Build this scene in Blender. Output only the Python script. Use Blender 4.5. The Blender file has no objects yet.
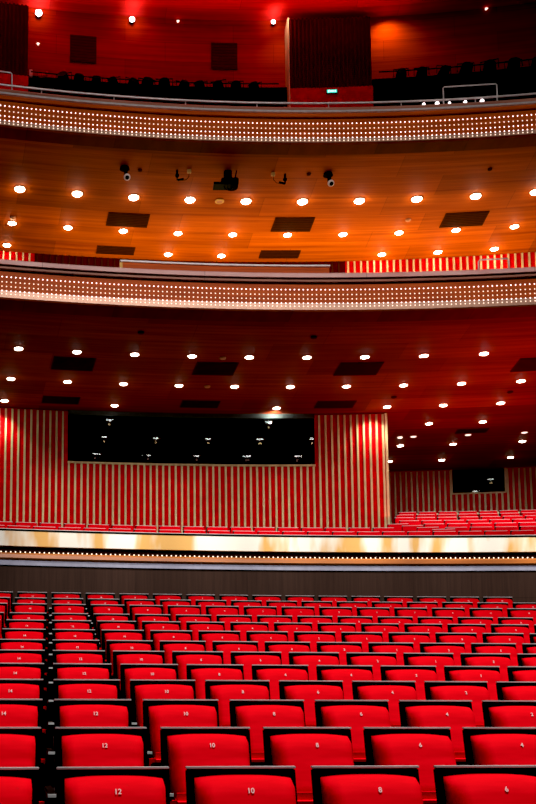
import bpy, bmesh, math, random
from mathutils import Vector, Matrix
random.seed(7)
C = bpy.context.scene.collection
R = math.radians
CAMZ = 1.28                      # camera height over the floor of the nearest row; heights below are given relative to the eye, +CAMZ
XC, YC = 3.6027, -17.081         # common centre of the curved balconies, walls and light rings

# ------------------------------------------------------------------ materials
def new_mat(name):
    m = bpy.data.materials.new(name); m.use_nodes = True
    nt = m.node_tree; nt.nodes.clear()
    out = nt.nodes.new('ShaderNodeOutputMaterial')
    b = nt.nodes.new('ShaderNodeBsdfPrincipled'); nt.links.new(b.outputs[0], out.inputs[0])
    return m, nt, b
def N(nt, typ, **kw):
    n = nt.nodes.new(typ)
    for k, v in kw.items():
        if k in n.inputs: n.inputs[k].default_value = v
        else: setattr(n, k, v)
    return n
def simple(name, col, rough=.6, metal=0, spec=.5, noise=.12, scale=8, emit=None, es=0):
    m, nt, b = new_mat(name)
    tc = N(nt, 'ShaderNodeTexCoord'); no = N(nt, 'ShaderNodeTexNoise', Scale=scale, Detail=4.0)
    nt.links.new(tc.outputs['Object'], no.inputs['Vector'])
    rp = N(nt, 'ShaderNodeValToRGB'); e = rp.color_ramp.elements
    e[0].position = .3; e[1].position = .7
    e[0].color = (*[c*(1-noise) for c in col], 1); e[1].color = (*[min(1, c*(1+noise)) for c in col], 1)
    nt.links.new(no.outputs['Fac'], rp.inputs[0]); nt.links.new(rp.outputs[0], b.inputs['Base Color'])
    b.inputs['Roughness'].default_value = rough; b.inputs['Metallic'].default_value = metal
    b.inputs['Specular IOR Level'].default_value = spec
    if emit: b.inputs['Emission Color'].default_value = (*emit, 1); b.inputs['Emission Strength'].default_value = es
    return m
def polar(nt):
    """(arc length at 40 m, distance from the hall's centre, height) from the world position"""
    g = N(nt, 'ShaderNodeNewGeometry'); s = N(nt, 'ShaderNodeVectorMath', operation='SUBTRACT')
    s.inputs[1].default_value = (XC, YC, 0); nt.links.new(g.outputs['Position'], s.inputs[0])
    x = N(nt, 'ShaderNodeSeparateXYZ'); nt.links.new(s.outputs[0], x.inputs[0])
    at = N(nt, 'ShaderNodeMath', operation='ARCTAN2'); nt.links.new(x.outputs[0], at.inputs[0]); nt.links.new(x.outputs[1], at.inputs[1])
    ml = N(nt, 'ShaderNodeMath', operation='MULTIPLY'); nt.links.new(at.outputs[0], ml.inputs[0]); ml.inputs[1].default_value = 40
    cb0 = N(nt, 'ShaderNodeCombineXYZ'); nt.links.new(x.outputs[0], cb0.inputs[0]); nt.links.new(x.outputs[1], cb0.inputs[1])
    ln = N(nt, 'ShaderNodeVectorMath', operation='LENGTH'); nt.links.new(cb0.outputs[0], ln.inputs[0])
    cb = N(nt, 'ShaderNodeCombineXYZ'); nt.links.new(ml.outputs[0], cb.inputs[0]); nt.links.new(ln.outputs['Value'], cb.inputs[1]); nt.links.new(x.outputs[2], cb.inputs[2])
    return cb.outputs[0]
def wood(name, c0, c1, rough=.45, brick=(3.3, 1.05), grain=(.35, 9, 9), vertical=False, mort=.006, var=.35, spec=.4, seam=.35):
    m, nt, b = new_mat(name)
    P = polar(nt)
    mp = N(nt, 'ShaderNodeMapping'); mp.inputs['Scale'].default_value = grain; nt.links.new(P, mp.inputs[0])
    no = N(nt, 'ShaderNodeTexNoise', Scale=1.0, Detail=5.0, Roughness=.6); nt.links.new(mp.outputs[0], no.inputs['Vector'])
    rp = N(nt, 'ShaderNodeValToRGB'); e = rp.color_ramp.elements; e[0].position = .3; e[1].position = .72
    e[0].color = (*c0, 1); e[1].color = (*c1, 1); nt.links.new(no.outputs['Fac'], rp.inputs[0])
    col = rp.outputs[0]
    if brick:
        v = P
        if vertical:
            s = N(nt, 'ShaderNodeSeparateXYZ'); nt.links.new(P, s.inputs[0]); k = N(nt, 'ShaderNodeCombineXYZ')
            nt.links.new(s.outputs[0], k.inputs[0]); nt.links.new(s.outputs[2], k.inputs[1]); v = k.outputs[0]
        br = N(nt, 'ShaderNodeTexBrick'); br.offset = .37; br.inputs['Scale'].default_value = 1
        br.inputs['Brick Width'].default_value = brick[0]; br.inputs['Row Height'].default_value = brick[1]
        br.inputs['Mortar Size'].default_value = mort; br.inputs['Mortar Smooth'].default_value = .3
        br.inputs['Color1'].default_value = (1-var, 1-var, 1-var, 1); br.inputs['Color2'].default_value = (1, 1, 1, 1); br.inputs['Mortar'].default_value = (seam, seam, seam, 1)
        nt.links.new(v, br.inputs['Vector'])
        mx = N(nt, 'ShaderNodeMixRGB', blend_type='MULTIPLY'); mx.inputs[0].default_value = 1
        nt.links.new(col, mx.inputs[1]); nt.links.new(br.outputs['Color'], mx.inputs[2]); col = mx.outputs[0]
    nt.links.new(col, b.inputs['Base Color']); b.inputs['Roughness'].default_value = rough; b.inputs['Specular IOR Level'].default_value = spec
    return m
def emis(name, col, s):
    return simple(name, col, noise=.02, emit=col, es=s)

M = {}
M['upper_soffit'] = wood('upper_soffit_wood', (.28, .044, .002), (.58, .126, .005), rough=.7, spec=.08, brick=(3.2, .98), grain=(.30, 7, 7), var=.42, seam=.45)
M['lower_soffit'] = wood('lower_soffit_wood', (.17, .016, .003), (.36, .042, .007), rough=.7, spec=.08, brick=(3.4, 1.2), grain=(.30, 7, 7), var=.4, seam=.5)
M['band'] = wood('edge_band_wood', (.12, .014, .004), (.20, .026, .006), rough=.7, spec=.08, brick=(2.2, 5), grain=(3, 1, 4), seam=.4)
M['fascia'] = wood('fascia_wood', (.34, .045, .004), (.62, .11, .012), brick=None, grain=(.6, 8, 14), rough=.5, spec=.15)
M['ledge'] = wood('ledge_wood', (.32, .12, .08), (.52, .23, .16), brick=(4.2, 5), grain=(.8, 8, 14), rough=.25, var=.15)
M['pale_ledge'] = wood('pale_ledge_wood', (.70, .30, .27), (1, .66, .62), brick=(4.0, 5), grain=(.5, 2, 2), rough=.25, var=.12)
M['glow_strip'] = simple('painted_glow_strip', (.50, .27, .18), .35, .3)  # pale tone paints the glow along the bottom of the fascia
M['silver'] = simple('brushed_steel', (.62, .58, .58), .4, .45)
M['strip'] = simple('pale_edge_strip', (.50, .49, .50), .4, .0, noise=.3, scale=3)  # strong noise paints specular streaks into the silver colour
M['dark_groove'] = simple('dark_groove', (.02, .006, .004), .8, spec=.05)
M['red_wall'] = wood('red_panel_wood', (.30, .022, .006), (.55, .052, .012), brick=(3.1, .66), grain=(.3, 5, 9), vertical=True, var=.25, seam=.45, rough=.8, spec=.0)
M['red_ceiling'] = wood('red_ceiling_wood', (.55, .022, .02), (.92, .055, .04), brick=(3.3, 1.3), grain=(.3, 5, 5), var=.25, seam=.5, rough=.7, spec=.0)
M['dark_wall'] = simple('dark_wall', (.006, .003, .003), .9, spec=.05)
M['stall_wall'] = wood('stall_wall_wood', (.032, .015, .011), (.050, .024, .017), brick=(2.4, 3), grain=(22, 1, .8), vertical=True, var=.12, seam=.6, rough=.7, spec=.1)
M['black'] = simple('black_lacquer', (.0006, .0006, .0006), .5, spec=.03)
M['matte_black'] = simple('matte_black', (.002, .002, .002), .8, spec=.05)
M['carpet'] = simple('dark_red_carpet', (.03, .005, .005), .95, scale=30)
M['slat'] = simple('cream_wood_slat', (.66, .52, .28), .6, spec=.15, scale=3)
M['rear_slat'] = simple('olive_wood_slat', (.50, .40, .22), .5, scale=3)
M['felt'] = simple('red_fabric_panel', (.55, .004, .006), .9, spec=.03, scale=5, noise=.2)
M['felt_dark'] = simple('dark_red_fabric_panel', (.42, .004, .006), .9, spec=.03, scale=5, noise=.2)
M['curtain'] = simple('dark_red_rib', (.065, .001, .003), .8, spec=.05, scale=4)
M['lavender'] = simple('grey_lavender_trim', (.30, .30, .40), .4)
M['rim'] = wood('lit_brown_rim', (.30, .08, .012), (.55, .17, .03), brick=None, grain=(.5, 9, 9), rough=.3)
M['lamp'] = emis('lamp_lens', (1, .95, .86), 26)
M['lamp_dim'] = emis('dim_lamp_lens', (1, .80, .68), 1.6)
M['dot'] = emis('white_led', (1, .84, .84), 2.6)
M['dot_warm'] = emis('warm_led', (1, .78, .62), 1.3)
M['red_spot'] = emis('pinkish_lamp', (1, .85, .85), 14)
M['vent'] = simple('vent_brown', (.05, .012, .004), .8, spec=.03)
M['ceil_vent'] = simple('vent_dark_red', (.05, .004, .008), .8)
M['white_plastic'] = simple('white_plastic', (.75, .70, .68), .4)
M['yellow_ring'] = simple('ochre_ring', (.75, .42, .06), .5)
M['tan_disc'] = simple('tan_disc', (.55, .22, .08), .5)
M['brass'] = simple('brass_bracket', (.45, .25, .06), .4, .5)
M['exit_green'] = emis('green_sign_face', (.05, .55, .42), 1.6)
M['exit_white'] = emis('pale_sign_mark', (.75, 1, .95), 1.6)
M['number'] = simple('pale_pink_print', (.85, .55, .55), .7, noise=.03)
M['white_tip'] = simple('white_plate', (.55, .58, .58), .4)

# red seat cloth: fine weave and soft fading folds
m, nt, b = new_mat('red_seat_cloth')
tc = N(nt, 'ShaderNodeTexCoord'); mp = N(nt, 'ShaderNodeMapping'); mp.inputs['Scale'].default_value = (1.5, 6, 12); nt.links.new(tc.outputs['Object'], mp.inputs[0])
no = N(nt, 'ShaderNodeTexNoise', Scale=1.5, Detail=3.0); nt.links.new(mp.outputs[0], no.inputs['Vector'])
rp = N(nt, 'ShaderNodeValToRGB'); e = rp.color_ramp.elements; e[0].position = .3; e[1].position = .7
e[0].color = (.56, .0012, .005, 1); e[1].color = (.80, .0025, .010, 1)
nt.links.new(no.outputs['Fac'], rp.inputs[0]); nt.links.new(rp.outputs[0], b.inputs['Base Color'])
b.inputs['Roughness'].default_value = .85; b.inputs['Specular IOR Level'].default_value = .05
M['cloth'] = m
# pale varnished parapet wood: cream and tan patches paint the lamps' reflections
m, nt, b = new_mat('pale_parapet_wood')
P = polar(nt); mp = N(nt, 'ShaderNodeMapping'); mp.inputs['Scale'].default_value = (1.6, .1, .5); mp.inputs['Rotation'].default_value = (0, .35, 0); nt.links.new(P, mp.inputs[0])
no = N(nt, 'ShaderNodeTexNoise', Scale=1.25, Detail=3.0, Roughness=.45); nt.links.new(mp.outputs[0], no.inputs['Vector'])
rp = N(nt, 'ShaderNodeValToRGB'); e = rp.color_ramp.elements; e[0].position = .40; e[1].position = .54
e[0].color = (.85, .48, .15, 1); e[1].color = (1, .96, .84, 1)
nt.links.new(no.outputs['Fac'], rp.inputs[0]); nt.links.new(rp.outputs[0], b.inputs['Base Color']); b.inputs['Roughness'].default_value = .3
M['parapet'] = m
# window glass: clear sheet that mirrors a little
m = bpy.data.materials.new('booth_glass'); m.use_nodes = True; nt = m.node_tree; nt.nodes.clear()
out = N(nt, 'ShaderNodeOutputMaterial'); mx = N(nt, 'ShaderNodeMixShader'); tr = N(nt, 'ShaderNodeBsdfTransparent'); gl = N(nt, 'ShaderNodeBsdfGlossy')
gl.inputs['Roughness'].default_value = .01; fr = N(nt, 'ShaderNodeFresnel', IOR=1.33)
tr.inputs[0].default_value = (.6, .62, .65, 1)
nt.links.new(fr.outputs[0], mx.inputs[0]); nt.links.new(tr.outputs[0], mx.inputs[1]); nt.links.new(gl.outputs[0], mx.inputs[2]); nt.links.new(mx.outputs[0], out.inputs[0])
M['glass'] = m
M['header'] = simple('dark_header', (.035, .035, .034), .7)

# ------------------------------------------------------------------ mesh helpers
def mesh_obj(name, bm, mat, parent=None, smooth=False, **props):
    me = bpy.data.meshes.new(name); bmesh.ops.recalc_face_normals(bm, faces=bm.faces[:]); bm.to_mesh(me); bm.free()
    if smooth:
        for p in me.polygons: p.use_smooth = True
    for mm in (mat if isinstance(mat, (list, tuple)) else [mat]): me.materials.append(mm)
    o = bpy.data.objects.new(name, me); C.objects.link(o)
    if parent: o.parent = parent
    for k, v in props.items(): o[k] = v
    return o
def empty(name, loc=(0, 0, 0), rz=0, **props):
    o = bpy.data.objects.new(name, None); C.objects.link(o); o.location = loc; o.rotation_euler = (0, 0, rz); o.empty_display_size = .1
    for k, v in props.items(): o[k] = v
    return o
def tag(o, label, cat, group=None, kind=None):
    o['label'] = label; o['category'] = cat
    if group: o['group'] = group
    if kind: o['kind'] = kind
    return o
def box(bm, c, s, mtx=None, bevel=0):
    r = bmesh.ops.create_cube(bm, size=1); vs = r['verts']
    bmesh.ops.scale(bm, vec=s, verts=vs)
    if bevel:
        es = list({e for v in vs for e in v.link_edges})
        vs = list({v for f in bmesh.ops.bevel(bm, geom=es, offset=bevel, segments=2, affect='EDGES')['faces'] for v in f.verts} | {v for v in vs if v.is_valid})
    bmesh.ops.translate(bm, vec=c, verts=vs)
    if mtx: bmesh.ops.transform(bm, matrix=mtx, verts=vs)
    return vs
def cyl(bm, c, r, h, r2=None, seg=16, mtx=None):
    r = bmesh.ops.create_cone(bm, cap_ends=True, segments=seg, radius1=r, radius2=r if r2 is None else r2, depth=h)
    vs = r['verts']
    if mtx: bmesh.ops.transform(bm, matrix=mtx, verts=vs)
    bmesh.ops.translate(bm, vec=c, verts=vs); return vs
def sph(bm, c, r, seg=12, s=(1, 1, 1)):
    vs = bmesh.ops.create_uvsphere(bm, u_segments=seg, v_segments=max(6, seg//2), radius=r)['verts']
    bmesh.ops.scale(bm, vec=s, verts=vs); bmesh.ops.translate(bm, vec=c, verts=vs); return vs
def tube(bm, pts, r, seg=8):
    pts = [Vector(p) for p in pts]; rings = []
    for i, p in enumerate(pts):
        d = (pts[min(i+1, len(pts)-1)] - pts[max(i-1, 0)]).normalized()
        up = Vector((0, 0, 1)) if abs(d.z) < .9 else Vector((0, 1, 0))
        a = d.cross(up).normalized(); b2 = d.cross(a)
        rings.append([bm.verts.new(p + r*(math.cos(t)*a + math.sin(t)*b2)) for t in [2*math.pi*k/seg for k in range(seg)]])
    for A, B in zip(rings, rings[1:]):
        for k in range(seg): bm.faces.new((A[k], A[(k+1) % seg], B[(k+1) % seg], B[k]))
    bm.faces.new(rings[0]); bm.faces.new(rings[-1][::-1])
def pt(r, a, z):        # polar -> world; a in degrees, z relative to the eye
    return Vector((XC + r*math.sin(R(a)), YC + r*math.cos(R(a)), z + CAMZ))
A0, A1 = -13.0, 19.5
def sweep(bm, prof, a0=A0, a1=A1, n=None, closed=True):
    """revolve a (r, z) profile about the hall centre"""
    n = n or max(2, int((a1-a0)/.5)); rings = []
    for i in range(n+1):
        a = a0 + (a1-a0)*i/n
        rings.append([bm.verts.new(pt(r, a, z)) for r, z in prof])
    k = len(prof)
    for A, B in zip(rings, rings[1:]):
        for j in range(k if closed else k-1):
            bm.faces.new((A[j], A[(j+1) % k], B[(j+1) % k], B[j]))
    if closed: bm.faces.new(rings[0]); bm.faces.new(rings[-1][::-1])
def arcbox(name, r0, r1, z0, z1, mat, parent=None, a0=A0, a1=A1, **p):
    bm = bmesh.new(); sweep(bm, [(r0, z0), (r1, z0), (r1, z1), (r0, z1)], a0, a1); return mesh_obj(name, bm, mat, parent, **p)
def slats(name, r, a0, a1, pitch, w, d, z0, z1, mat, parent, skip=None):
    """vertical battens standing on a curved wall: one patterned part"""
    bm = bmesh.new(); n = int((a1-a0)/pitch)
    for i in range(n+1):
        a = a0 + i*pitch; zt = z1
        if skip and skip[0] < a < skip[1]: zt = skip[2]
        h = math.degrees(w/2/r)
        c = pt(r-d/2, a, (z0+zt)/2); box(bm, (0, 0, 0), (w, d, zt-z0), Matrix.Translation(c) @ Matrix.Rotation(-R(a), 4, 'Z'))
    return mesh_obj(name, bm, mat, parent)
S = dict(kind='structure')

# ------------------------------------------------------------------ floors
ROWY = [4.149, 5.071, 6.001, 6.935, 7.864, 8.778, 9.758, 10.671, 11.621, 12.578, 13.441, 14.39, 15.378]
ROWH = [-.328, -.196, -.059, .074, .214, .360, .508, .673, .844, 1.008, 1.208, 1.383, 1.570]
FLZ = [h - .955 for h in ROWH]           # floor of each row, relative to the eye
bm = bmesh.new(); prof = [(-6, FLZ[0]-.3), (2.6, FLZ[0]-.1)]
for y, z in zip(ROWY, FLZ): prof += [(y-.62, z), (y+.28, z)]
prof += [(17.6, FLZ[-1]+.02)]
vs = [[bm.verts.new((x, y, z+CAMZ)) for y, z in prof] for x in (-9, 19)]
for j in range(len(prof)-1): bm.faces.new((vs[0][j], vs[0][j+1], vs[1][j+1], vs[1][j]))
mesh_obj('floor', bm, M['carpet'], **S)
RP = 17.0 - YC      # radius of the stalls parapet
def tierz(Y): return 3.0 + .26*(Y-18.5) - .955      # floor of the rear stalls
bm = bmesh.new(); prof = [(RP+.12, tierz(17.9))]
for k in range(4): Y = 18.5+k; prof += [(Y-.6-YC, tierz(Y)), (Y+.38-YC, tierz(Y))]
prof += [(21.9-YC, tierz(21.5)), (58-.2, tierz(21.5))]
sweep(bm, prof, closed=False); mesh_obj('floor_rear_stalls', bm, M['carpet'], **S)
bm = bmesh.new(); prof = []
for k in range(5): Y = 22.5+k; prof += [(Y-.6-YC, tierz(Y)), (Y+.38-YC, tierz(Y))]
prof += [(27.3-YC, tierz(26.5)), (27.3-YC, tierz(21.5)-.1), (21.9-YC, tierz(21.5)-.1)]
sweep(bm, prof, 6.75, A1); mesh_obj('floor_side_block', bm, M['carpet'], **S)
arcbox('floor_middle_balcony', 39.0, 47, 9.05, 9.2, M['carpet'], **S)
arcbox('floor_upper_balcony', 39.0, 47, 13.28, 13.42, M['carpet'], **S)

# ------------------------------------------------------------------ stalls parapet
par = empty('stalls_parapet', pt(RP, 3, 1)); par.location = (0, 0, 0)
tag(par, 'pale glossy wood parapet with a brown rim curving across behind the red stalls seats', 'parapet')
def parr(name, prof, mat, parent, smooth=False, **p):
    bm = bmesh.new(); sweep(bm, prof); return mesh_obj(name, bm, mat, parent, smooth, **p)
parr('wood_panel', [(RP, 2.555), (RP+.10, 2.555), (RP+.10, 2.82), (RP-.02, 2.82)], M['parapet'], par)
parr('handrail', [(RP-.03, 2.822), (RP+.07, 2.822), (RP+.07, 2.848), (RP-.03, 2.848)], M['matte_black'], par)
parr('rail_strip', [(RP-.035, 2.85), (RP+.06, 2.85), (RP+.06, 2.858), (RP-.035, 2.858)], M['silver'], par)
parr('light_groove', [(RP+.08, 2.44), (RP+.10, 2.44), (RP+.10, 2.555), (RP+.08, 2.555)], M['dark_groove'], par)
parr('brown_rim', [(RP-.05, 2.335), (RP-.02, 2.31), (RP+.10, 2.31), (RP+.10, 2.43), (RP-.01, 2.43), (RP-.04, 2.40)], M['rim'], par)
parr('grey_trim', [(RP, 2.21), (RP+.1, 2.21), (RP+.1, 2.297), (RP, 2.297)], M['lavender'], par)
wl = arcbox('wall_stalls_rear', RP+.03, RP+.12, FLZ[-1]-.3, 2.2, M['stall_wall'], **S)

def dots(parent, rows, r, pitch, rad, mats, total_ind=100, a0=-12.4, a1=19.0, near=2.8, name='light_dot'):
    """round lamps in rows: the 100 nearest the middle as own parts, the rest one part"""
    me = []
    for mt in mats:
        bm = bmesh.new(); sph(bm, (0, 0, 0), rad, 8, (1, .5, 1)); q = bpy.data.meshes.new(name); bm.to_mesh(q); bm.free(); q.materials.append(mt); me.append(q)
    L = []
    n = int((a1-a0)/pitch)
    for ri, (z, mi) in enumerate(rows):
        for i in range(n+1): L.append((a0+i*pitch, z, mi))
    L.sort(key=lambda t: (abs(t[0]-near), t[1]))
    for a, z, mi in L[:total_ind]:
        o = bpy.data.objects.new(name, me[mi]); C.objects.link(o); o.parent = parent; o.location = pt(r, a, z); o.rotation_euler = (0, 0, -R(a))
    if L[total_ind:]:
        ref = me[0]; V0 = [v.co.copy() for v in ref.vertices]; F0 = [tuple(p.vertices) for p in ref.polygons]; V = []; F = []; MI = []
        for a, z, mi in L[total_ind:]:
            p = pt(r, a, z); b0 = len(V); V += [v + p for v in V0]; F += [tuple(q + b0 for q in f) for f in F0]; MI += [mi]*len(F0)
        q = bpy.data.meshes.new(name + '_rest'); q.from_pydata(V, [], F)
        for mt in mats: q.materials.append(mt)
        q.polygons.foreach_set('material_index', MI)
        o = bpy.data.objects.new(name + '_rest', q); C.objects.link(o); o.parent = parent; o['kind'] = 'stuff'
dots(par, [(2.447, 0)], RP+.03, .1437, .013, [M['dot_warm']])

# ------------------------------------------------------------------ balconies
def balcony(name, z0, label, upper):
    r = 38.6; b = empty(name); tag(b, label, 'balcony')
    sec = lambda nm, prof, mat, **k: parr(nm, prof, mat, b, **k)
    if upper:    # z0 = 13.26
        sec('ledge', [(r-.06, 14.02), (r+.5, 14.02), (r+.5, 14.14), (r-.03, 14.14), (r-.06, 14.11)], M['ledge'])
        sec('steel_edge', [(r-.10, 13.975), (r+.1, 13.975), (r+.1, 14.02), (r-.10, 14.02)], M['silver'])
        sec('bead', [(r-.04, 13.89), (r+.1, 13.89), (r+.1, 13.975), (r-.04, 13.975)], M['fascia'])
        sec('groove', [(r+.03, 13.85), (r+.1, 13.85), (r+.1, 13.89), (r+.03, 13.89)], M['dark_groove'])
        sec('fascia_panel', [(r, 13.36), (r+.1, 13.36), (r+.1, 13.85), (r, 13.85)], M['fascia'])
        sec('painted_glow', [(r, z0), (r+.1, z0), (r+.1, 13.36), (r-.005, 13.36)], M['glow_strip'])
        rows = [(13.73, 0), (13.60, 1), (13.475, 0), (13.365, 0), (13.295, 1)]
    else:        # z0 = 9.04
        sec('ledge', [(r-.10, 9.80), (r+.6, 9.80), (r+.6, 9.92), (r-.07, 9.92), (r-.10, 9.89)], M['pale_ledge'])
        sec('steel_edge', [(r-.07, 9.765), (r+.1, 9.765), (r+.1, 9.80), (r-.07, 9.80)], M['dark_groove'])
        sec('bead', [(r-.05, 9.715), (r+.1, 9.715), (r+.1, 9.765), (r-.05, 9.765)], M['ledge'])
        sec('groove', [(r+.03, 9.66), (r+.1, 9.66), (r+.1, 9.715), (r+.03, 9.715)], M['dark_groove'])
        sec('fascia_panel', [(r, 9.20), (r+.1, 9.20), (r+.1, 9.66), (r, 9.66)], M['fascia'])
        sec('painted_glow', [(r, z0), (r+.1, z0), (r+.1, 9.20), (r-.005, 9.20)], M['glow_strip'])
        rows = [(9.53, 0), (9.407, 1), (9.30, 1), (9.195, 0), (9.12, 1)]
    dots(b, rows, r-.012, .156, .0155, [M['dot'], M['dot_warm']])
    return b
ub = balcony('upper_balcony_front', 13.26, 'upper curved balcony front with steel edge and rows of tiny white lights', True)
mb = balcony('middle_balcony_front', 9.04, 'middle curved balcony front with pinkish ledge and rows of tiny white lights', False)

# soffits = ceilings below each balcony
def soffit(n, z, r1, mat, bandr):
    bm = bmesh.new(); sweep(bm, [(bandr, z+.02), (r1, z+.02), (r1, z+.25), (bandr, z+.25)]); mesh_obj(n, bm, mat, **S)
    arcbox(n+'_edge', 38.61, bandr, z-.0, z+.2, M['band'], **S)
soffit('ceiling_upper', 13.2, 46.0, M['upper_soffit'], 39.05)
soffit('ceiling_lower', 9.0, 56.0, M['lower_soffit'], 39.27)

# rear wall of the middle balcony (dark, with slats and red panels on the right)
w = empty('wall_middle_balcony'); w['kind'] = 'structure'
for a0_, a1_, dk in ((-12.9, -5.3, 0), (-5.3, 6.9, 1), (6.9, 19.3, 0)):
    arcbox('red_panel', 45.0, 45.2, 9.1, 13.3, M['curtain'] if dk else M['felt'], w, a0_, a1_)
    slats('slats', 45.0, a0_+.1, a1_-.05, .252, .052, .05, 9.1, 13.2, M['vent'] if dk else M['slat'], w)
# long wood counter and curb standing above the ledge
o = empty('wood_counter'); tag(o, 'long low wood screen with a steel top rail standing on the middle balcony', 'screen')
arcbox('wood_panel', 39.30, 39.36, 9.9, 10.42, M['fascia'], o, -2.84, 4.68)
arcbox('steel_rail', 39.25, 39.40, 10.42, 10.46, M['silver'], o, -2.86, 4.70)
arcbox('brass_end', 39.24, 39.36, 10.0, 10.39, M['brass'], o, -2.88, -2.78)

def guard(name, pts, label, r=.018):
    bm = bmesh.new(); tube(bm, pts, r); o = mesh_obj(name, bm, M['silver'], smooth=True); tag(o, label, 'rail'); return o
guard('guard_rail', [pt(38.8, 9.72, 9.92), pt(38.8, 9.72, 10.24), pt(38.8, 9.76, 10.28), pt(38.8, 10.70, 10.28), pt(38.8, 10.74, 10.24), pt(38.8, 10.74, 9.92)], 'small steel hoop rail on the right of the middle balcony ledge')
guard('guard_rail', [pt(38.7, 8.68, 14.14), pt(38.7, 8.68, 14.63), pt(38.7, 8.72, 14.66), pt(38.7, 10.50, 14.66), pt(38.7, 10.54, 14.63), pt(38.7, 10.54, 14.14)], 'steel hoop rail on the right of the upper balcony')
guard('guard_rail', [pt(38.7, -9.0, 14.14), pt(38.7, -9.0, 14.64), pt(38.7, -8.96, 14.66), pt(38.7, -6.92, 14.66), pt(38.7, -6.86, 14.63), pt(38.7, -6.85, 14.14)], 'steel hoop rail at the far left of the upper balcony')
hr = empty('handrail'); tag(hr, 'long steel handrail following the curve of the upper balcony ledge', 'rail')
bm = bmesh.new(); tube(bm, [pt(38.72, A0+.5*i, 14.34) for i in range(66)], .028, 10); mesh_obj('rail_tube', bm, M['silver'], hr, True)
for k in range(12):
    bm = bmesh.new(); a = -11+2.6*k; tube(bm, [pt(38.74, a, 14.12), pt(38.74, a, 14.34)], .014, 8); mesh_obj('post', bm, M['silver'], hr)
for i, (a, s) in enumerate([(7.95, 1), (8.42, 1.35), (8.85, .9), (9.4, 1.1), (9.98, 1.35)]):
    bm = bmesh.new(); sph(bm, (0, 0, .03), .038*s, 10); cyl(bm, (0, 0, 0), .02, .04)
    o = mesh_obj('ledge_lamp', bm, M['dot'], smooth=True); o.location = pt(38.62, a, 14.155)
    tag(o, 'small white lamp on the upper balcony ledge, %s from the left' % ['first', 'second', 'third', 'fourth', 'fifth'][i], 'lamp', 'small lamps on the upper ledge')

# ------------------------------------------------------------------ upper gallery: red wall, ceiling, portals
arcbox('wall_upper_gallery', 46.0, 46.2, 13.3, 22.1, M['red_wall'], **S)
bm = bmesh.new(); sweep(bm, [(30, 22.0), (46.2, 22.0), (46.2, 22.2), (30, 22.2)]); mesh_obj('ceiling', bm, M['red_ceiling'], **S)
arcbox('wall_gallery_lower', 45.72, 45.99, 13.4, 19.47, M['dark_wall'], a1=4.95, a0=-5.6, **S)
bm = bmesh.new(); sweep(bm, [(45.72, 13.4), (45.99, 13.4), (45.99, 19.66), (45.72, 19.66)], 8.22, A1); mesh_obj('wall_gallery_right', bm, M['dark_wall'], **S)
def portal(a0, a1, label, glow):
    p = empty('slatted_portal'); tag(p, label, 'portal')
    arcbox('frame', 45.45, 45.99, 19.0, 21.62, M['curtain'], p, a0, a1)
    bm = bmesh.new(); n = int((a1-a0)/.16)
    for i in range(n):
        a = a0+.05+i*.16; box(bm, (0, 0, 0), (.05, .06, 2.4), Matrix.Translation(pt(45.42, a, 20.41)) @ Matrix.Rotation(-R(a), 4, 'Z'))
    mesh_obj('ribs', bm, M['curtain'], p)
    arcbox('red_panel', 45.40, 45.6, 18.3, 19.22, M['felt'], p, a0-.02, a1+.02)
    if glow: arcbox('painted_lit_edge', 45.40, 45.99, 18.4, 21.66, M['slat'], p, a0-.07, a0-.02)  # pale colour paints the light on this side face
portal(4.98, 8.24, 'dark red ribbed doorway box with a bright red lower panel above the upper balcony', True)
portal(-12.5, -5.62, 'dark red ribbed doorway box at the far left of the upper gallery', False)
ex = empty('exit_sign', pt(45.36, 6.62, 19.05), -R(6.62)); tag(ex, 'small green lit exit sign on the red panel under the ribbed doorway box', 'sign')
bm = bmesh.new(); box(bm, (0, 0, 0), (.36, .03, .14), bevel=.01); mesh_obj('case', bm, M['matte_black'], ex)
bm = bmesh.new(); box(bm, (0, -.018, 0), (.31, .01, .10)); mesh_obj('sign_face', bm, M['exit_green'], ex)
bm = bmesh.new()
for x, zz, w, h in [(-.10, .0, .03, .05), (-.085, .03, .02, .02), (-.115, -.03, .03, .015), (-.03, 0, .05, .035), (.03, .0, .03, .05), (.085, 0, .07, .015), (.11, .0, .02, .04)]: box(bm, (x, -.025, zz), (w, .006, h))
mesh_obj('marks', bm, M['exit_white'], ex)
def stamp_label(i, what): return what
# square vents on the red wall
for a, nm in [(-3.35, 'left'), (2.42, 'middle')]:
    v = empty('wall_vent', pt(45.97, a, 20.72), -R(a)); tag(v, 'square dark vent on the red upper wall, ' + ('nearer the far left doorway box' if nm == 'left' else 'nearer the central doorway box'), 'vent')
    bm = bmesh.new(); box(bm, (0, 0, 0), (.86, .03, .92)); mesh_obj('grille', bm, M['ceil_vent'], v)
    bm = bmesh.new()
    for k in range(9): box(bm, (0, -.02, -.4+.1*k), (.82, .012, .03))
    mesh_obj('louvres', bm, M['curtain'], v)
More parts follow.
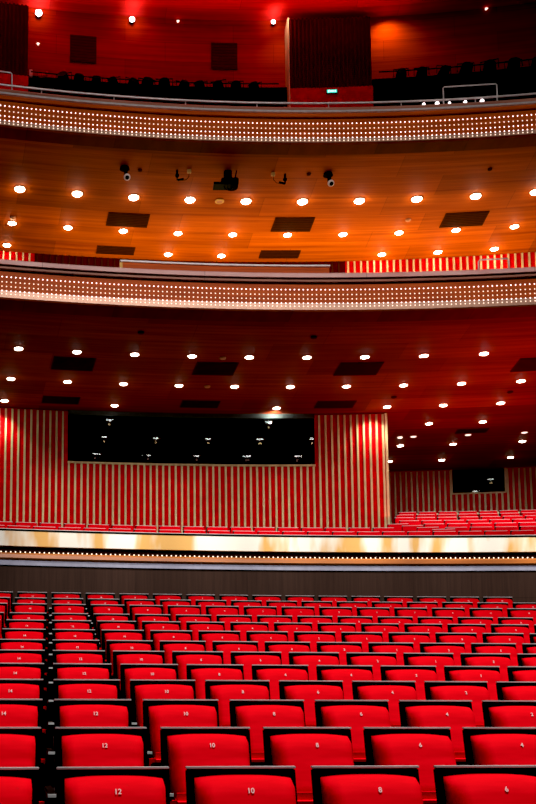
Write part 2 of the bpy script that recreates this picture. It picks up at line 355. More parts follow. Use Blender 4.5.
# stage lamps on a bar along the gallery
bar = guard('lamp_bar', [pt(45.35, -5.5+.5*i, 19.34) for i in range(21)], 'black bar carrying dark spotlights left of the central doorway box', .02); bar.data.materials[0] = M['matte_black']
bar = guard('lamp_bar', [pt(45.35, 8.5+.5*i, 19.64) for i in range(21)], 'black bar carrying dark spotlights right of the central doorway box', .02); bar.data.materials[0] = M['matte_black']
sl = None
ordn = ['first', 'second', 'third', 'fourth', 'fifth', 'sixth', 'seventh', 'eighth', 'ninth', 'tenth', 'eleventh', 'twelfth', 'thirteenth', 'fourteenth', 'fifteenth', 'sixteenth', 'seventeenth', 'eighteenth', 'nineteenth', 'twentieth', 'twenty-first', 'twenty-second', 'twenty-third', 'twenty-fourth', 'twenty-fifth', 'twenty-sixth', 'twenty-seventh', 'twenty-eighth', 'twenty-ninth', 'thirtieth']
KIDS = {}
def kids(o):
    if o.name not in KIDS: KIDS[o.name] = list(o.children)
    return KIDS[o.name]
def copy_tree(o, parent=None):
    c = o.copy(); C.objects.link(c)
    if parent: c.parent = parent
    KIDS[c.name] = [copy_tree(ch, c) for ch in kids(o)]
    return c
def make_spot():
    t = empty('spotlight')
    bm = bmesh.new(); cyl(bm, (0, 0, 0), .15, .26, .13, 14, Matrix.Rotation(R(70), 4, 'X')); mesh_obj('can', bm, M['matte_black'], t)
    bm = bmesh.new(); cyl(bm, (0, -.15, .045), .12, .02, .12, 14, Matrix.Rotation(R(70), 4, 'X')); mesh_obj('lens', bm, M['black'], t)
    bm = bmesh.new(); tube(bm, [(-.19, 0, 0), (-.19, 0, .2), (.19, 0, .2), (.19, 0, 0)], .014, 6); mesh_obj('yoke', bm, M['matte_black'], t)
    return t
spot0 = make_spot(); first = True
A_L = [-4.2, -3.6, -2.9, -2.2, -1.45, -.85, -.15, .62, 1.3, 2.05, 2.75, 3.5]; A_R = [9.35, 10.15, 11.0, 11.85, 12.75, 13.65, 14.5]
for side, LL, z in (('left', A_L, 19.12), ('right', A_R, 19.42)):
    for i, a in enumerate(LL):
        s = spot0 if first else copy_tree(spot0); first = False
        s.location = pt(45.3, a, z + .0*i); s.rotation_euler = (random.uniform(-.3, .2), 0, -R(a) + random.uniform(-.5, .5)); k = random.uniform(1.1, 1.4); s.scale = (k, k, k)
        tag(s, 'black spotlight on the bar, %s to the %s of the central doorway box' % ((ordn[len(LL)-1-i] if side == 'left' else ordn[i]), side), 'spotlight', 'black spotlights along the upper gallery')
# small boxes by the left portal
bm = bmesh.new(); box(bm, (0, 0, 0), (.10, .1, .22), bevel=.01); o = mesh_obj('wall_box', bm, M['white_plastic']); o.location = pt(45.6, -5.48, 19.45); tag(o, 'small white box beside the far left doorway box', 'box')
bm = bmesh.new(); box(bm, (0, 0, 0), (.22, .1, .16), bevel=.01); box(bm, (.16, -.02, .02), (.06, .1, .12), bevel=.01); o = mesh_obj('wall_box', bm, M['felt']); o.location = pt(45.6, -5.05, 19.45); tag(o, 'small red box next to the white box on the upper gallery', 'box')
# gallery lamps
for (a, z, k, lb) in [(-5.18, 21.82, 1.35, 'bright white spot lamp beside the far left doorway box'), (-1.38, 21.88, 1.1, 'bright white spot lamp high on the red wall between the two square vents'), (4.42, 21.93, .85, 'bright white spot lamp just left of the central doorway box')]:
    z -= .1; t = empty('gallery_lamp', pt(45.86, a, z), -R(a)); tag(t, lb, 'lamp')
    bm = bmesh.new(); sph(bm, (0, -.03, 0), .08*k, 14, (1, .6, 1)); mesh_obj('bulb', bm, M['red_spot'], t, True)
    bm = bmesh.new(); cyl(bm, (0, .06, 0), .07*k, .1, .07*k, 14, Matrix.Rotation(R(90), 4, 'X')); mesh_obj('housing', bm, M['dark_groove'], t, True)
    ld = bpy.data.lights.new('lamp_light', 'POINT'); ld.energy = 8*k; ld.color = (1, .35, .3); ld.shadow_soft_size = .05
    lo = bpy.data.objects.new('lamp_light', ld); C.objects.link(lo); lo.location = pt(45.5, a, z)
for a, z, lb in [(.53, 21.90, 'tiny dim lamp high on the red wall left of centre'), (12.93, 22.0-.05, 'tiny dim lamp high at the far right of the red wall'), (-5.18, 20.75, 'tiny dim lamp low on the red wall below the leftmost bright lamp')]:
    bm = bmesh.new(); sph(bm, (0, 0, 0), .035, 10, (1.5, .6, .7)); cyl(bm, (0, .03, 0), .03, .04, .03, 10, Matrix.Rotation(R(90), 4, 'X'))
    o = mesh_obj('gallery_lamp', bm, M['lamp_dim'], smooth=True); o.location = pt(45.95, a, z); tag(o, lb, 'lamp')

# ------------------------------------------------------------------ booth wall below the middle balcony
RB = 47.13; aB = 8.84; wl0, wl1 = -3.72, 6.06; zs, zt = 7.33, 8.88; zb = tierz(21.5)
bw = empty('wall_booth'); bw['kind'] = 'structure'
arcbox('red_panel', RB, RB+.15, zb, zs-.03, M['felt'], bw, -12.9, aB)
arcbox('red_panel', RB, RB+.15, zs-.03, 9.0, M['felt'], bw, -12.9, wl0)
arcbox('red_panel', RB, RB+.15, zs-.03, 9.0, M['felt'], bw, wl1, aB)
arcbox('header', RB-.06, RB+.15, zt, 9.02, M['header'], bw, wl0, wl1)
arcbox('sill', RB-.08, RB+.2, zs-.05, zs, M['slat'], bw, wl0, wl1)
PB = .2478
slats('slats', RB, aB-.12-PB*87, aB-.02, PB, .062, .06, zb, 8.97, M['slat'], bw, (wl0-.02, wl1-.02, zs-.05))
arcbox('corner_post', RB-.06, RB+.3, zb, 9.0, M['slat'], bw, aB-.04, aB+.05)
bm = bmesh.new()
for r in (RB+.3, 55.4): pass
P0, P1 = pt(RB+.1, aB, zb), pt(55.6, aB, zb); P2, P3 = pt(55.6, aB, 9.0), pt(RB+.1, aB, 9.0)
q = [bm.verts.new(p) for p in (P0, P1, P2, P3)]; bm.faces.new(q); q2 = [bm.verts.new(p+Vector((-.12, 0, 0))) for p in (P0, P1, P2, P3)]; bm.faces.new(q2[::-1])
for i in range(4): bm.faces.new((q[i], q2[i], q2[(i+1) % 4], q[(i+1) % 4]))
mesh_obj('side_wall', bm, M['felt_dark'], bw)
# booth windows with dark room behind
bd = [(wl0, -.69), (-.64, 2.26), (2.31, wl1)]
for i, (a, b2) in enumerate(bd):
    wn = empty('window_%d' % (i+1)); wn['kind'] = 'structure'
    arcbox('pane', RB+.05, RB+.06, zs, zt, M['glass'], wn, a+.03, b2-.03)
    bm = bmesh.new()
    for aa in (a, b2): box(bm, (0, 0, 0), (.05, .08, zt-zs), Matrix.Translation(pt(RB+.05, aa, (zs+zt)/2)) @ Matrix.Rotation(-R(aa), 4, 'Z'))
    mesh_obj('frame', bm, M['slat'] if False else M['dark_wall'], wn)
arcbox('wall_booth_interior', 50.5, 50.7, 6.3, 9.0, M['matte_black'], None, wl0-.6, wl1+.6, **S)
arcbox('floor_booth', RB+.15, 50.5, 6.2, 6.3, M['matte_black'], None, wl0-.6, wl1+.6, **S)
# made-up pale object in place of a bluish glint in the glass
t = empty('glint_stand_in', pt(48.2, 1.18, 7.05)); tag(t, 'small pale stand-in for a bluish glint, behind the dark booth glass', 'lamp')
bm = bmesh.new(); tube(bm, [(0, 0, 0), (0, 0, .38), (-.03, -.02, .42)], .018, 8); mesh_obj('stem', bm, M['white_tip'], t)
bm = bmesh.new(); sph(bm, (-.08, -.02, .36), .05, 10, (1.6, 1, .6)); mesh_obj('bluish_top', bm, M['lavender'], t)

# far right rear wall
RW = 55.6; rw = empty('wall_rear_right'); rw['kind'] = 'structure'
wr0, wr1, wz = 13.19, 15.33, 8.04
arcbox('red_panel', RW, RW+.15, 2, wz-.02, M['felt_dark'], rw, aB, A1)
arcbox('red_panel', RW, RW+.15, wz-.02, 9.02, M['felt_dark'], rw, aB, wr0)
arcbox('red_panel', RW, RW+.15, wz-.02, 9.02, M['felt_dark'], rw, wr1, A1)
arcbox('sill', RW-.07, RW+.15, wz-.045, wz, M['rear_slat'], rw, wr0, wr1)
slats('slats', RW, 10.0, 19.3, .225, .072, .06, 2, 8.98, M['rear_slat'], rw, (wr0-.02, wr1-.02, wz-.03))
wn = empty('window_4'); wn['kind'] = 'structure'
arcbox('pane', RW+.05, RW+.06, wz, 9.0, M['glass'], wn, wr0+.03, wr1-.03)
bm = bmesh.new()
for aa in (wr0, wr1): box(bm, (0, 0, 0), (.06, .1, .98), Matrix.Translation(pt(RW, aa, wz+.49)) @ Matrix.Rotation(-R(aa), 4, 'Z'))
mesh_obj('frame', bm, M['rear_slat'], wn)
arcbox('wall_window_back', 57.5, 57.7, 6.5, 9.0, M['matte_black'], None, wr0-.5, wr1+.5, **S)

# ------------------------------------------------------------------ recessed ceiling lights
def make_down(rad, mat, drop):
    t = empty('downlight')
    bm = bmesh.new(); cyl(bm, (0, 0, .0), rad*1.18, .02, None, 24); mesh_obj('trim_ring', bm, M['tan_disc'], t)
    bm = bmesh.new(); sph(bm, (0, 0, -.008), rad, 20, (1, 1, drop)); mesh_obj('lens', bm, mat, t, True)
    return t
protoU = make_down(.132, M['lamp'], .45); protoA = make_down(.112, M['lamp'], .25); protoD = make_down(.105, M['lamp_dim'], .2)
protoU['_u'] = protoA['_u'] = protoD['_u'] = 0
def halo(p, e, col=(1, .62, .3)):
    ld = bpy.data.lights.new('downlight_glow', 'POINT'); ld.energy = e; ld.color = col; ld.shadow_soft_size = .04
    lo = bpy.data.objects.new('downlight_glow', ld); C.objects.link(lo); lo.location = p
def ring(proto, r, z, angs, what, grp, e, drop=.16, col=(1, .62, .3), words=None):
    for i, a in enumerate(angs):
        t = proto if not proto['_u'] else copy_tree(proto); proto['_u'] = 1
        t.location = pt(r, a, z+.01)
        tag(t, (words[i] if words else 'round ceiling light, %s from the left in the %s' % (ordn[i], what)), 'ceiling light', grp)
        if e: halo(pt(r, a, z-drop), e, col)
g = lambda a0, n, st=2.125: [a0 + st*k for k in range(n)]
ring(protoU, 41.31, 13.2, g(-6.24, 10, 2.117), 'front row under the upper balcony', 'lights under the upper balcony', 5, .12)
ring(protoA, 43.21, 13.2, g(-6.33, 10, 2.117), 'second row under the upper balcony', 'lights under the upper balcony', 5, .12)
ring(protoA, 44.57, 13.2, [-6.4, -.13, 1.96, 8.21, 10.33, 12.42], 'rear row under the upper balcony', 'lights under the upper balcony', 6, .14)
wA = [None]*9
ring(protoA, 41.76, 9.0, g(-6.16, 9, 2.137), 'front row under the middle balcony', 'lights under the middle balcony', .25, col=(1, .5, .4))
ring(protoA, 44.25, 9.0, g(-6.20, 10, 2.142), 'second row under the middle balcony', 'lights under the middle balcony', .9)
ring(protoA, 46.39, 9.0, [-6.26, -1.97, 4.43, 8.73, 10.86, 12.99], 'third row under the middle balcony', 'lights under the middle balcony', .9)
ring(protoA, 48.47, 9.0, [10.83, 12.88], '', 'lights under the middle balcony', .7, words=['left one of two ceiling lights just before the small dark vent at lower right', 'right one of two ceiling lights just before the small dark vent at lower right'])
ring(protoA, 51.33, 9.0, [10.34, 12.42, 15.07], 'second-last row right of the booth', 'lights under the middle balcony', .8)
ring(protoA, 53.75, 9.0, [10.36, 12.47, 15.16], 'last row by the far right wall', 'lights under the middle balcony', .8)
ring(protoD, 50.1, 9.0, [10.6, 12.72, 14.85], 'dim row beside the lower right vent', 'dim lights under the middle balcony', 0)

# vents, cameras, detectors
def vent(a0, a1, r0, r1, z, label):
    v = empty('ceiling_vent'); tag(v, label, 'vent')
    arcbox('grille', r0, r1, z-.005, z+.02, M['vent'], v, a0, a1)
    bm = bmesh.new(); n = max(4, int((r1-r0)/.09))
    for k in range(n):
        rr = r0+(k+.5)*(r1-r0)/n; sweep(bm, [(rr-.012, z-.012), (rr+.012, z-.012), (rr+.012, z-.004), (rr-.012, z-.004)], a0+.04, a1-.04, 4)
    mesh_obj('louvres', bm, M['dark_groove'], v)
vent(-2.81, -1.23, 42.2, 42.94, 13.2, 'brown rectangular ceiling vent, front left under the upper balcony')
vent(3.55, 5.06, 42.2, 43.0, 13.2, 'brown rectangular ceiling vent, front centre under the upper balcony')
vent(9.92, 11.5, 42.2, 43.0, 13.2, 'brown rectangular ceiling vent, front right under the upper balcony')
vent(-2.95, -1.47, 44.2, 44.7, 13.2, 'narrow ceiling vent at the rear left under the upper balcony')
vent(3.45, 5.0, 44.2, 44.7, 13.2, 'narrow ceiling vent at the rear centre under the upper balcony')
vent(-4.82, -3.24, 42.2, 43.22, 9.0, 'dark ceiling vent under the middle balcony, first from the left in the front line')
vent(.53, 2.10, 42.2, 43.25, 9.0, 'dark ceiling vent under the middle balcony, second from the left in the front line')
vent(5.9, 7.5, 42.2, 43.25, 9.0, 'dark ceiling vent under the middle balcony, third from the left in the front line')
vent(12.4, 14.0, 42.3, 43.36, 9.0, 'dark ceiling vent under the middle balcony at the right edge')
vent(-4.84, -3.39, 45.7, 46.4, 9.0, 'dark ceiling vent above the left end of the booth wall')
vent(.6, 2.1, 45.7, 46.4, 9.0, 'dark ceiling vent above the middle of the booth windows')
vent(5.9, 7.4, 45.7, 46.4, 9.0, 'dark ceiling vent above the right end of the booth windows')
vent(12.15, 13.35, 49.35, 49.85, 9.0, 'dark ceiling vent among the lights at the lower right')
def dome_cam(r, a, label):
    t = empty('security_camera', pt(r, a, 13.2)); tag(t, label, 'camera')
    bm = bmesh.new(); cyl(bm, (0, 0, -.03), .13, .06, .11, 20); box(bm, (.03, 0, -.14), (.09, .09, .18), bevel=.02); mesh_obj('mount', bm, M['matte_black'], t)
    bm = bmesh.new(); sph(bm, (.06, -.03, -.28), .085, 16); mesh_obj('dome', bm, M['white_plastic'], t, True)
    bm = bmesh.new(); sph(bm, (.06, -.075, -.315), .055, 12); mesh_obj('lens', bm, M['black'], t, True)
dome_cam(39.86, -2.6, 'white dome camera on a black ceiling mount, left of the projector')
dome_cam(39.9, 4.9, 'white dome camera on a black ceiling mount, right of the projector')
pj = empty('projector', pt(39.85, 1.28, 13.2), R(-4)); tag(pj, 'black projector hanging below the front of the upper balcony ceiling', 'projector')
bm = bmesh.new(); box(bm, (-.02, 0, -.33), (.44, .34, .17), bevel=.02); mesh_obj('case', bm, M['matte_black'], pj)
bm = bmesh.new(); box(bm, (-.06, 0, -.12), (.20, .2, .24), bevel=.02); box(bm, (.16, .0, -.06), (.03, .03, .30), Matrix.Rotation(R(12), 4, 'Y')); mesh_obj('mount', bm, M['matte_black'], pj)
bm = bmesh.new(); box(bm, (-.22, -.02, -.40), (.42, .30, .06)); mesh_obj('side_plate', bm, M['black'], pj)
bm = bmesh.new(); cyl(bm, (.02, -.19, -.33), .055, .06, None, 16, Matrix.Rotation(R(90), 4, 'X')); mesh_obj('lens', bm, M['black'], pj, True)
bm = bmesh.new(); tube(bm, [(-.2, -.05, -.40)]+[(.02+.17*math.cos(t), -.05, -.44+.10*math.sin(t)) for t in [math.pi+k*math.pi/8 for k in range(9)]]+[(.19, 0, -.3)], .012, 6)
tube(bm, [(-.05, -.08, -.42)]+[(-.01+.07*math.cos(t), -.08, -.46+.06*math.sin(t)) for t in [math.pi+k*math.pi/6 for k in range(7)]]+[(.06, 0, -.3)], .012, 6); mesh_obj('cables', bm, M['black'], pj)
def bracket(r, a, mir, label):
    t = empty('ceiling_bracket', pt(r, a, 13.2)); tag(t, label, 'bracket')
    bm = bmesh.new(); s = mir
    box(bm, (-.05*s, 0, -.09), (.05, .05, .18), bevel=.01); sph(bm, (-.05*s, 0, -.16), .055, 10); box(bm, (-.03*s, -.02, -.27), (.16, .05, .035), Matrix.Rotation(R(-14*s), 4, 'Y'))
    box(bm, (-.05*s, 0, -.22), (.03, .03, .1)); mesh_obj('arm', bm, M['matte_black'], t)
    bm = bmesh.new(); box(bm, (.26*s, 0, -.03), (.10, .06, .10), bevel=.01); mesh_obj('junction_box', bm, M['brass'], t)
    bm = bmesh.new(); tube(bm, [(.26*s, 0, -.08), (.25*s, 0, -.18), (.18*s, 0, -.26), (.06*s, 0, -.28), (-.02*s, 0, -.26)], .009, 6); mesh_obj('cable', bm, M['matte_black'], t)
bracket(39.85, -.6, 1, 'empty black ceiling bracket with a loose cable, left of the projector')
bracket(39.9, 3.25, -1, 'empty black ceiling bracket with a loose cable, right of the projector')
def disc(r, a, z, rad, mat, label, cat, name):
    bm = bmesh.new(); cyl(bm, (0, 0, 0), rad, .035, rad*1.15, 24); sph(bm, (0, 0, -.015), rad*.7, 12, (1, 1, .35))
    o = mesh_obj(name, bm, mat); o.location = pt(r, a, z); tag(o, label, cat)
o = empty('ceiling_speaker', pt(41.33, 1.23, 13.2)); tag(o, 'small ochre ring set in the ceiling beside the front lights under the projector', 'ceiling ring')
bm = bmesh.new()
for k in range(24):
    t0, t1 = 2*math.pi*k/24, 2*math.pi*(k+1)/24
    v = [bm.verts.new((q*math.cos(t), q*math.sin(t), zz)) for t, q, zz in ((t0, .085, -.02), (t1, .085, -.02), (t1, .12, -.02), (t0, .12, -.02), (t0, .085, .01), (t1, .085, .01), (t1, .12, .01), (t0, .12, .01))]
    bm.faces.new(v[:4]); bm.faces.new((v[3], v[2], v[6], v[7])); bm.faces.new((v[0], v[4], v[5], v[1]))
mesh_obj('ring', bm, M['yellow_ring'], o)
bm = bmesh.new(); cyl(bm, (0, 0, 0), .085, .02, None, 24); mesh_obj('grille', bm, M['tan_disc'], o)
for a, r, lb in [(-6.33, 42.89, 'small tan smoke detector at the far left under the upper balcony'), (8.61, 42.45, 'small tan smoke detector right of centre under the upper balcony')]: disc(r, a, 13.19, .07, M['tan_disc'], lb, 'detector', 'smoke_detector')
for a, r, lb in [(-2.02, 39.95, 'small dark ceiling knob right of the left dome camera'), (4.2, 39.92, 'small dark ceiling knob left of the right dome camera'), (10.72, 39.97, 'small dark ceiling knob near the right end of the upper balcony')]: disc(r, a, 13.19, .05, M['vent'], lb, 'detector', 'smoke_detector')
for a, r, m_, lb in [(1.42, 41.83, 'tan_disc', 'small pale detector above the second dark vent under the middle balcony'), (1.32, 44.26, 'tan_disc', 'dull tan disc between two lights under the middle balcony'), (-1.94, 40.16, 'vent', 'small dark knob near the front left under the middle balcony'), (4.37, 40.25, 'vent', 'small dark knob near the front centre under the middle balcony'), (8.73, 45.36, 'vent', 'small dark knob just right of the booth wall top'), (13.0, 45.25, 'vent', 'small dark knob toward the right edge under the middle balcony'), (10.08, 50.14, 'lamp_dim', 'tiny orange detector at the lower right of the booth corner')]: disc(r, a, 8.99, .075, M[m_], lb, 'detector', 'smoke_detector')

# ------------------------------------------------------------------ the seats
NUM = {}
def number_mesh(n):
    if n not in NUM:
        cu = bpy.data.curves.new('num', 'FONT'); cu.body = str(n); cu.size = .031; cu.align_x = 'CENTER'; cu.extrude = .0008; cu.offset = .0005
        ob = bpy.data.objects.new('num', cu); me = bpy.data.meshes.new_from_object(ob); bpy.data.objects.remove(ob); me.materials.clear(); me.materials.append(M['number']); me.name = 'seat_number'; NUM[n] = me
    return NUM[n]
def cush_t(v): return .112 + (.14*(1-v) if v > .45 else .14*.55*(v/.45))
def cushion_bm():
    bm = bmesh.new(); nu, nv = 14, 14; Fg = []
    for j in range(nv+1):
        v = j/nv; row = []
        for i in range(nu+1):
            u = -1+2*i/nu
            hw = .190 + .018*v**.8                     # narrower at the bottom
            top = .930 - .012*abs(u)**2.6 ; z = .44 + (top-.44)*v
            thick = cush_t(v) + .012*(1-u*u)
            edge = max(0, 1-(1-min(1, (1-abs(u))*15))**2)**.5; edge2 = max(0, 1-(1-min(1, (1-v)*14))**2)**.5
            y0 = -.012 - .105*(.955-z)/.53
            y = y0 - thick*(.6+.4*edge)*(.45+.55*edge2)
            row.append(bm.verts.new((u*hw*(1 if v < .97 else .985), y, z)))
        Fg.append(row)
    for j in range(nv):
        for i in range(nu): bm.faces.new((Fg[j][i], Fg[j][i+1], Fg[j+1][i+1], Fg[j+1][i]))
    per = [Fg[0][i] for i in range(nu+1)] + [Fg[j][nu] for j in range(1, nv+1)] + [Fg[nv][i] for i in range(nu-1, -1, -1)] + [Fg[j][0] for j in range(nv-1, 0, -1)]
    bk = [bm.verts.new((p.co.x, -.01-.105*(.955-p.co.z)/.53, p.co.z)) for p in per]
    for k in range(len(per)): bm.faces.new((per[k], per[(k+1) % len(per)], bk[(k+1) % len(per)], bk[k]))
    bm.faces.new(bk); return bm
def make_seat(detail=True):
    t = empty('theatre_seat')
    if detail:
        bm = bmesh.new(); Mx = Matrix.Translation((0, -.0, .955)) @ Matrix.Rotation(R(-11.2), 4, 'X') @ Matrix.Translation((0, 0, -.955))
        box(bm, (0, .002, .685), (.478, .024, .54), Mx, bevel=.006); sh = mesh_obj('back_shell', bm, M['black'], t)
        bm = bmesh.new(); box(bm, (0, -.004, .960), (.478, .024, .010), bevel=.002); mesh_obj('top_trim', bm, M['strip'], sh, label='silver strip')
        cu = mesh_obj('backrest_cushion', cushion_bm(), M['cloth'], t, True)
        nm = bpy.data.objects.new('seat_number', number_mesh(12)); C.objects.link(nm); nm.parent = cu; nm.location = (0, -(.012+.105*(.955-.878)/.53+cush_t((.878-.44)/.49)*.99+.012+.010), .870); nm.rotation_euler = (R(90-25), 0, 0)
        bm = bmesh.new(); box(bm, (0, -.275, .535), (.485, .085, .26), Matrix.Translation((0, -.195, .43)) @ Matrix.Rotation(R(6), 4, 'X') @ Matrix.Translation((0, .195, -.43)), bevel=.036); pan = mesh_obj('seat_pan', bm, M['cloth'], t)
        bm = bmesh.new(); box(bm, (0, -.330, .49), (.48, .03, .24), Matrix.Translation((0, -.25, .43)) @ Matrix.Rotation(R(6), 4, 'X') @ Matrix.Translation((0, .25, -.43)), bevel=.008); mesh_obj('underside', bm, M['black'], pan, label='black underside panel')
        bm = bmesh.new(); box(bm, (-.275, -.245, .652), (.05, .45, .036), bevel=.008); ar = mesh_obj('armrest', bm, M['black'], t)
        bm = bmesh.new(); box(bm, (-.275, -.468, .665), (.046, .012, .014)); mesh_obj('white_tip', bm, M['white_tip'], ar, label='white tip')
        bm = bmesh.new(); box(bm, (-.275, -.22, .32), (.034, .28, .63), bevel=.006); mesh_obj('side_panel', bm, M['black'], t)
        bm = bmesh.new(); box(bm, (-.275, -.2, .012), (.06, .36, .024), bevel=.004); mesh_obj('foot', bm, M['matte_black'], t)
    else:
        bm = bmesh.new(); box(bm, (0, 0, .70), (.49, .03, .51), bevel=.006); sh = mesh_obj('back_shell', bm, M['black'], t)
        bm = bmesh.new(); box(bm, (0, -.004, .955), (.48, .03, .010)); mesh_obj('top_trim', bm, M['strip'], sh, label='silver strip')
        bm = bmesh.new(); box(bm, (0, -.06, .71), (.47, .09, .46), bevel=.02); mesh_obj('backrest_cushion', bm, M['cloth'], t)
        bm = bmesh.new(); box(bm, (0, -.17, .55), (.47, .09, .26), bevel=.025); mesh_obj('seat_pan', bm, M['cloth'], t)
        bm = bmesh.new(); box(bm, (-.275, -.2, .62), (.05, .4, .04), bevel=.008); mesh_obj('armrest', bm, M['black'], t)
        bm = bmesh.new(); box(bm, (-.275, -.2, .30), (.034, .25, .6)); mesh_obj('side_panel', bm, M['black'], t)
    return t
seat0 = make_seat(); used = False
NSEAT = [5, 6, 7, 8, 9, 9, 10, 11, 12, 12, 13, 14, 14]
rownames = ['nearest row', 'second row', 'third row', 'fourth row', 'fifth row', 'sixth row', 'seventh row', 'eighth row', 'ninth row', 'tenth row', 'eleventh row', 'twelfth row', 'farthest row, against the dark brown wall']
for k in range(13):
    for i in range(-2 if k > 3 else -1, NSEAT[k]):
        s = copy_tree(seat0) if used else seat0; used = True
        X = .0375 + .239 + .55*i; Y = ROWY[k] - (X-XC)**2/(2*62.3)
        s.location = (X, Y, FLZ[k]+CAMZ); s.rotation_euler = (0, 0, -(X-XC)/62.3)
        n = 12-2*i if i <= 5 else 2*(i-6)+1
        for ch in kids(s):
            if ch.name.startswith('backrest'):
                for c2 in kids(ch): c2.data = number_mesh(n)
        tag(s, 'red folding auditorium seat numbered %d in the %s' % (n, rownames[k] + (' of the stalls from the camera' if 0 < k < 12 else '')), 'seat', 'red seats of the front stalls')
far0 = make_seat(False); used = False
def far_seat(r, a, z, rz, label, grp):
    global used
    s = copy_tree(far0) if used else far0; used = True
    s.location = pt(r, a, z); s.rotation_euler = (0, 0, -R(a)+rz); tag(s, label, 'seat', grp)
fr = ['front row', 'second row', 'third row', 'fourth row']
for k in range(9):
    Y = 18.5+k; r = Y-YC; st = math.degrees(.55/r); off = (.5*st if k % 2 else 0)
    a = [-8.2+off]*4 + [8.2, 7.7, 7.85, 8.2, 8.6]
    a = a[k]; hi = {0: 12.6, 1: 12.8, 2: 13, 3: 13.2}.get(k, 14.3); i = 0
    while a < hi:
        if k == 3 and 6.6 < a < 8.35: a += st; continue
        if k < 4: lb = 'small red seat, %s from the left in the %s behind the pale parapet' % (ordn[i], fr[k])
        else: lb = 'small red seat, %s from the left in the %s row from the top, right-hand block' % (ordn[i], {8: 'first', 7: 'second', 6: 'third', 5: 'fourth', 4: 'fifth'}[k])
        far_seat(r, a, tierz(Y), 0, lb, 'red seats of the rear stalls'); a += st; i += 1
for i, (a, Y) in enumerate([(6.98, 22.55), (7.30, 22.05), (7.62, 21.55), (7.95, 21.05)]):
    far_seat(Y-YC, a, tierz(Y), R(-8), 'small red seat turned inward, %s of the slanting row right of the booth corner' % ordn[i], 'slanting row of red seats')
hrl = empty('handrail'); tag(hrl, 'pale rail behind the back row of rear stalls seats at right', 'rail')
arcbox('rail_bar', 44.3, 44.35, 5.13, 5.17, M['slat'], hrl, 8.5, 18)
for kk in range(6):
    arcbox('post', 44.3, 44.34, tierz(26.5), 5.13, M['slat'], hrl, 8.55+1.8*kk, 8.6+1.8*kk)

# ------------------------------------------------------------------ lights of the hall, with added fill and stand-in bounce
def area(name, loc, target, sx, sy, e, col):
    ld = bpy.data.lights.new(name, 'AREA'); ld.shape = 'RECTANGLE'; ld.size = sx; ld.size_y = sy; ld.energy = e; ld.color = col
    o = bpy.data.objects.new(name, ld); C.objects.link(o); o.location = loc
    d = Vector(target)-Vector(loc); o.rotation_euler = d.to_track_quat('-Z', 'Y').to_euler(); return o
def spotl(name, loc, target, e, ang, col, blend=.6, soft=.1):
    ld = bpy.data.lights.new(name, 'SPOT'); ld.energy = e; ld.spot_size = R(ang); ld.spot_blend = blend; ld.color = col; ld.shadow_soft_size = soft
    o = bpy.data.objects.new(name, ld); C.objects.link(o); o.location = loc
    d = Vector(target)-Vector(loc); o.rotation_euler = d.to_track_quat('-Z', 'Y').to_euler(); return o
area('house_light', (3.5, 3, 14), (3.5, 8.5, 0), 9, 4, 2900, (1, .93, .90))
area('front_fill', (2, -7, 9), (4, 14, 2), 6, 3, 70, (1, .93, .90))  # added fill from the front, no fixture behind it
area('balcony_bounce', pt(43.6, 5.0, 11.0), pt(43.4, 5.0, 13.2), 15, 1.6, 400, (1, .66, .30))
area('stalls_bounce', pt(44, 1, 4.2), pt(43, 1, 9), 16, 7, 95, (1, .85, .6))
area('side_bounce', pt(44, 12.5, 5.6), pt(44, 12.5, 9), 5, 9, 260, (1, .10, .06))
ga = area('gallery_light', pt(43.2, -1, 19.6), pt(42.6, -1, 22.2), 14, 2.5, 380, (1, .05, .055)); ga.data.spread = R(125)
for a, e in [(8.5, 120), (-6.4, 95)]:
    spotl('wall_washer', pt(46.55, a-.15*(1 if a > 0 else -1), 8.85), pt(47.1, a-.3, 7.2), e, 130, (1, .9, .75), 1, .05)
spotl('window_header_lamp', pt(46.75, 4.43, 8.88), pt(47.05, 4.43, 8.95), 85, 160, (.8, 1, .85), 1, .03)
spotl('gallery_orange', pt(45.5, 8.9, 21.9), pt(46.0, 9.3, 20.0), 130, 140, (1, .75, .12), 1, .1)
spotl('portal_edge', pt(45.2, 4.7, 21.8), pt(45.5, 4.95, 20), 45, 120, (1, .8, .6), 1, .05)
for a in (-5, -2.5, 0, 2.5, 5, 7.5, 10, 12.5):
    spotl('parapet_fill', pt(RP-2.4, a, 5.6), pt(RP, a, 2.7), 430, 44, (1, .95, .85), .9, .1)  # added spots that brighten the parapet, no such fixtures hang here
for a in (-4.06, .225, 4.51):
    spotl('booth_wall_fill', pt(43.2, a, 7.2), pt(RB, a, 4.4), 170, 74, (1, .9, .8), 1, .05)  # added spots floating in mid-air to brighten the lower booth wall
for a in (12.45, 15.16):
    spotl('rear_wall_lamp', pt(53.0, a, 7.4), pt(RW, a, 6.6), 45, 100, (1, .9, .8), 1, .05)
spotl('side_block_fill', pt(37, 11, 8.2), pt(42, 11.2, 3.8), 1600, 80, (1, .92, .88), .9, .1)  # added spot that brightens the right-hand seats, no fixture
spotl('rear_stall_fill', pt(34.5, -3, 8.0), pt(38, -2, 3.2), 900, 90, (1, .92, .88), .9, .1)  # added spots that brighten the rear stalls seats, no fixtures
spotl('rear_stall_fill', pt(34.5, 4, 8.0), pt(38, 4, 3.2), 900, 90, (1, .92, .88), .9, .1)
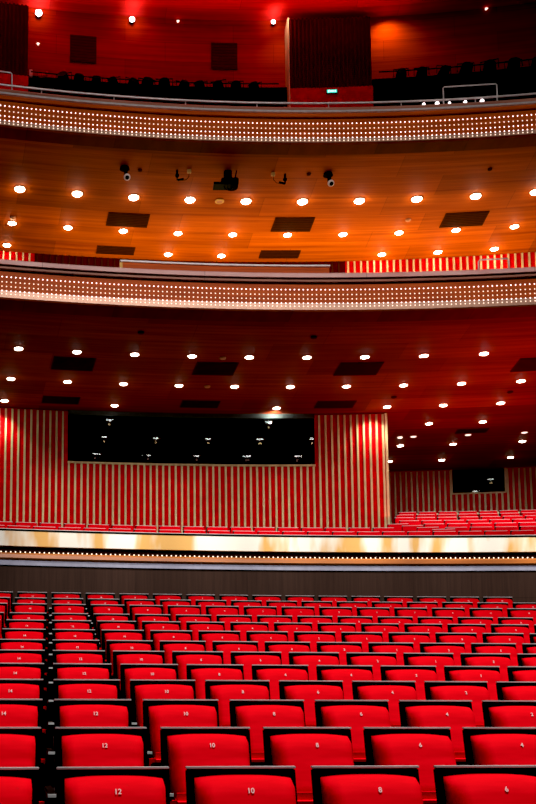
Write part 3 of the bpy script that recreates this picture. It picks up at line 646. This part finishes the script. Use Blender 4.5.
spotl('middle_balcony_lamp', pt(43.5, 9.6, 12.9), pt(45, 9.6, 10), 40, 100, (1, .8, .7), .9, .1)
spotl('middle_balcony_lamp', pt(43.8, -7.6, 12.9), pt(45, -7.6, 10), 40, 60, (1, .8, .7), .9, .1)
# added spots without fixtures that brighten the balcony fronts
for a, a2 in ((-10, -4), (-3, 1), (4, 5), (11, 10)):
    spotl('balcony_front_fill', pt(28, a2, 11.3), pt(38.6, a2, 9.8), 420, 40, (1, .86, .80), 1, .15)
    spotl('balcony_front_fill', pt(28, a2, 15.0), pt(38.6, a2, 13.8), 240, 40, (1, .80, .70), 1, .15)

w = bpy.data.worlds.new('world'); bpy.context.scene.world = w; w.use_nodes = True
bg = w.node_tree.nodes.get('Background') or w.node_tree.nodes.new('ShaderNodeBackground')
bg.inputs[0].default_value = (.05, .012, .01, 1); bg.inputs[1].default_value = .05

# ------------------------------------------------------------------ camera
cam = bpy.data.cameras.new('camera'); co = bpy.data.objects.new('camera', cam); C.objects.link(co)
cam.sensor_fit = 'HORIZONTAL'; cam.sensor_width = 36; cam.lens = 950/536*36
cx, cy, pitch, roll, yaw = 106.375, 590.30, .105602, .0042627, .0604472
cam.shift_x = (268-cx)/536; cam.shift_y = (cy-402)/536; cam.clip_end = 300; cam.clip_start = .05
f = Vector((math.sin(yaw)*math.cos(pitch), math.cos(yaw)*math.cos(pitch), math.sin(pitch)))
r0 = Vector((math.cos(yaw), -math.sin(yaw), 0)); u0 = r0.cross(f)
rr = r0*math.cos(roll) + u0*math.sin(roll); uu = u0*math.cos(roll) - r0*math.sin(roll)
m3 = Matrix((rr, uu, -f)).transposed()
co.matrix_world = Matrix.Translation((0, 0, CAMZ)) @ m3.to_4x4()
sc = bpy.context.scene; sc.camera = co
sc.view_settings.view_transform = 'Standard'; sc.view_settings.look = 'None'; sc.view_settings.exposure = 0; sc.view_settings.gamma = 1
sc.view_settings.use_curve_mapping = True
cmap = sc.view_settings.curve_mapping; cmap.black_level = (.006, .004, .004); cmap.update()
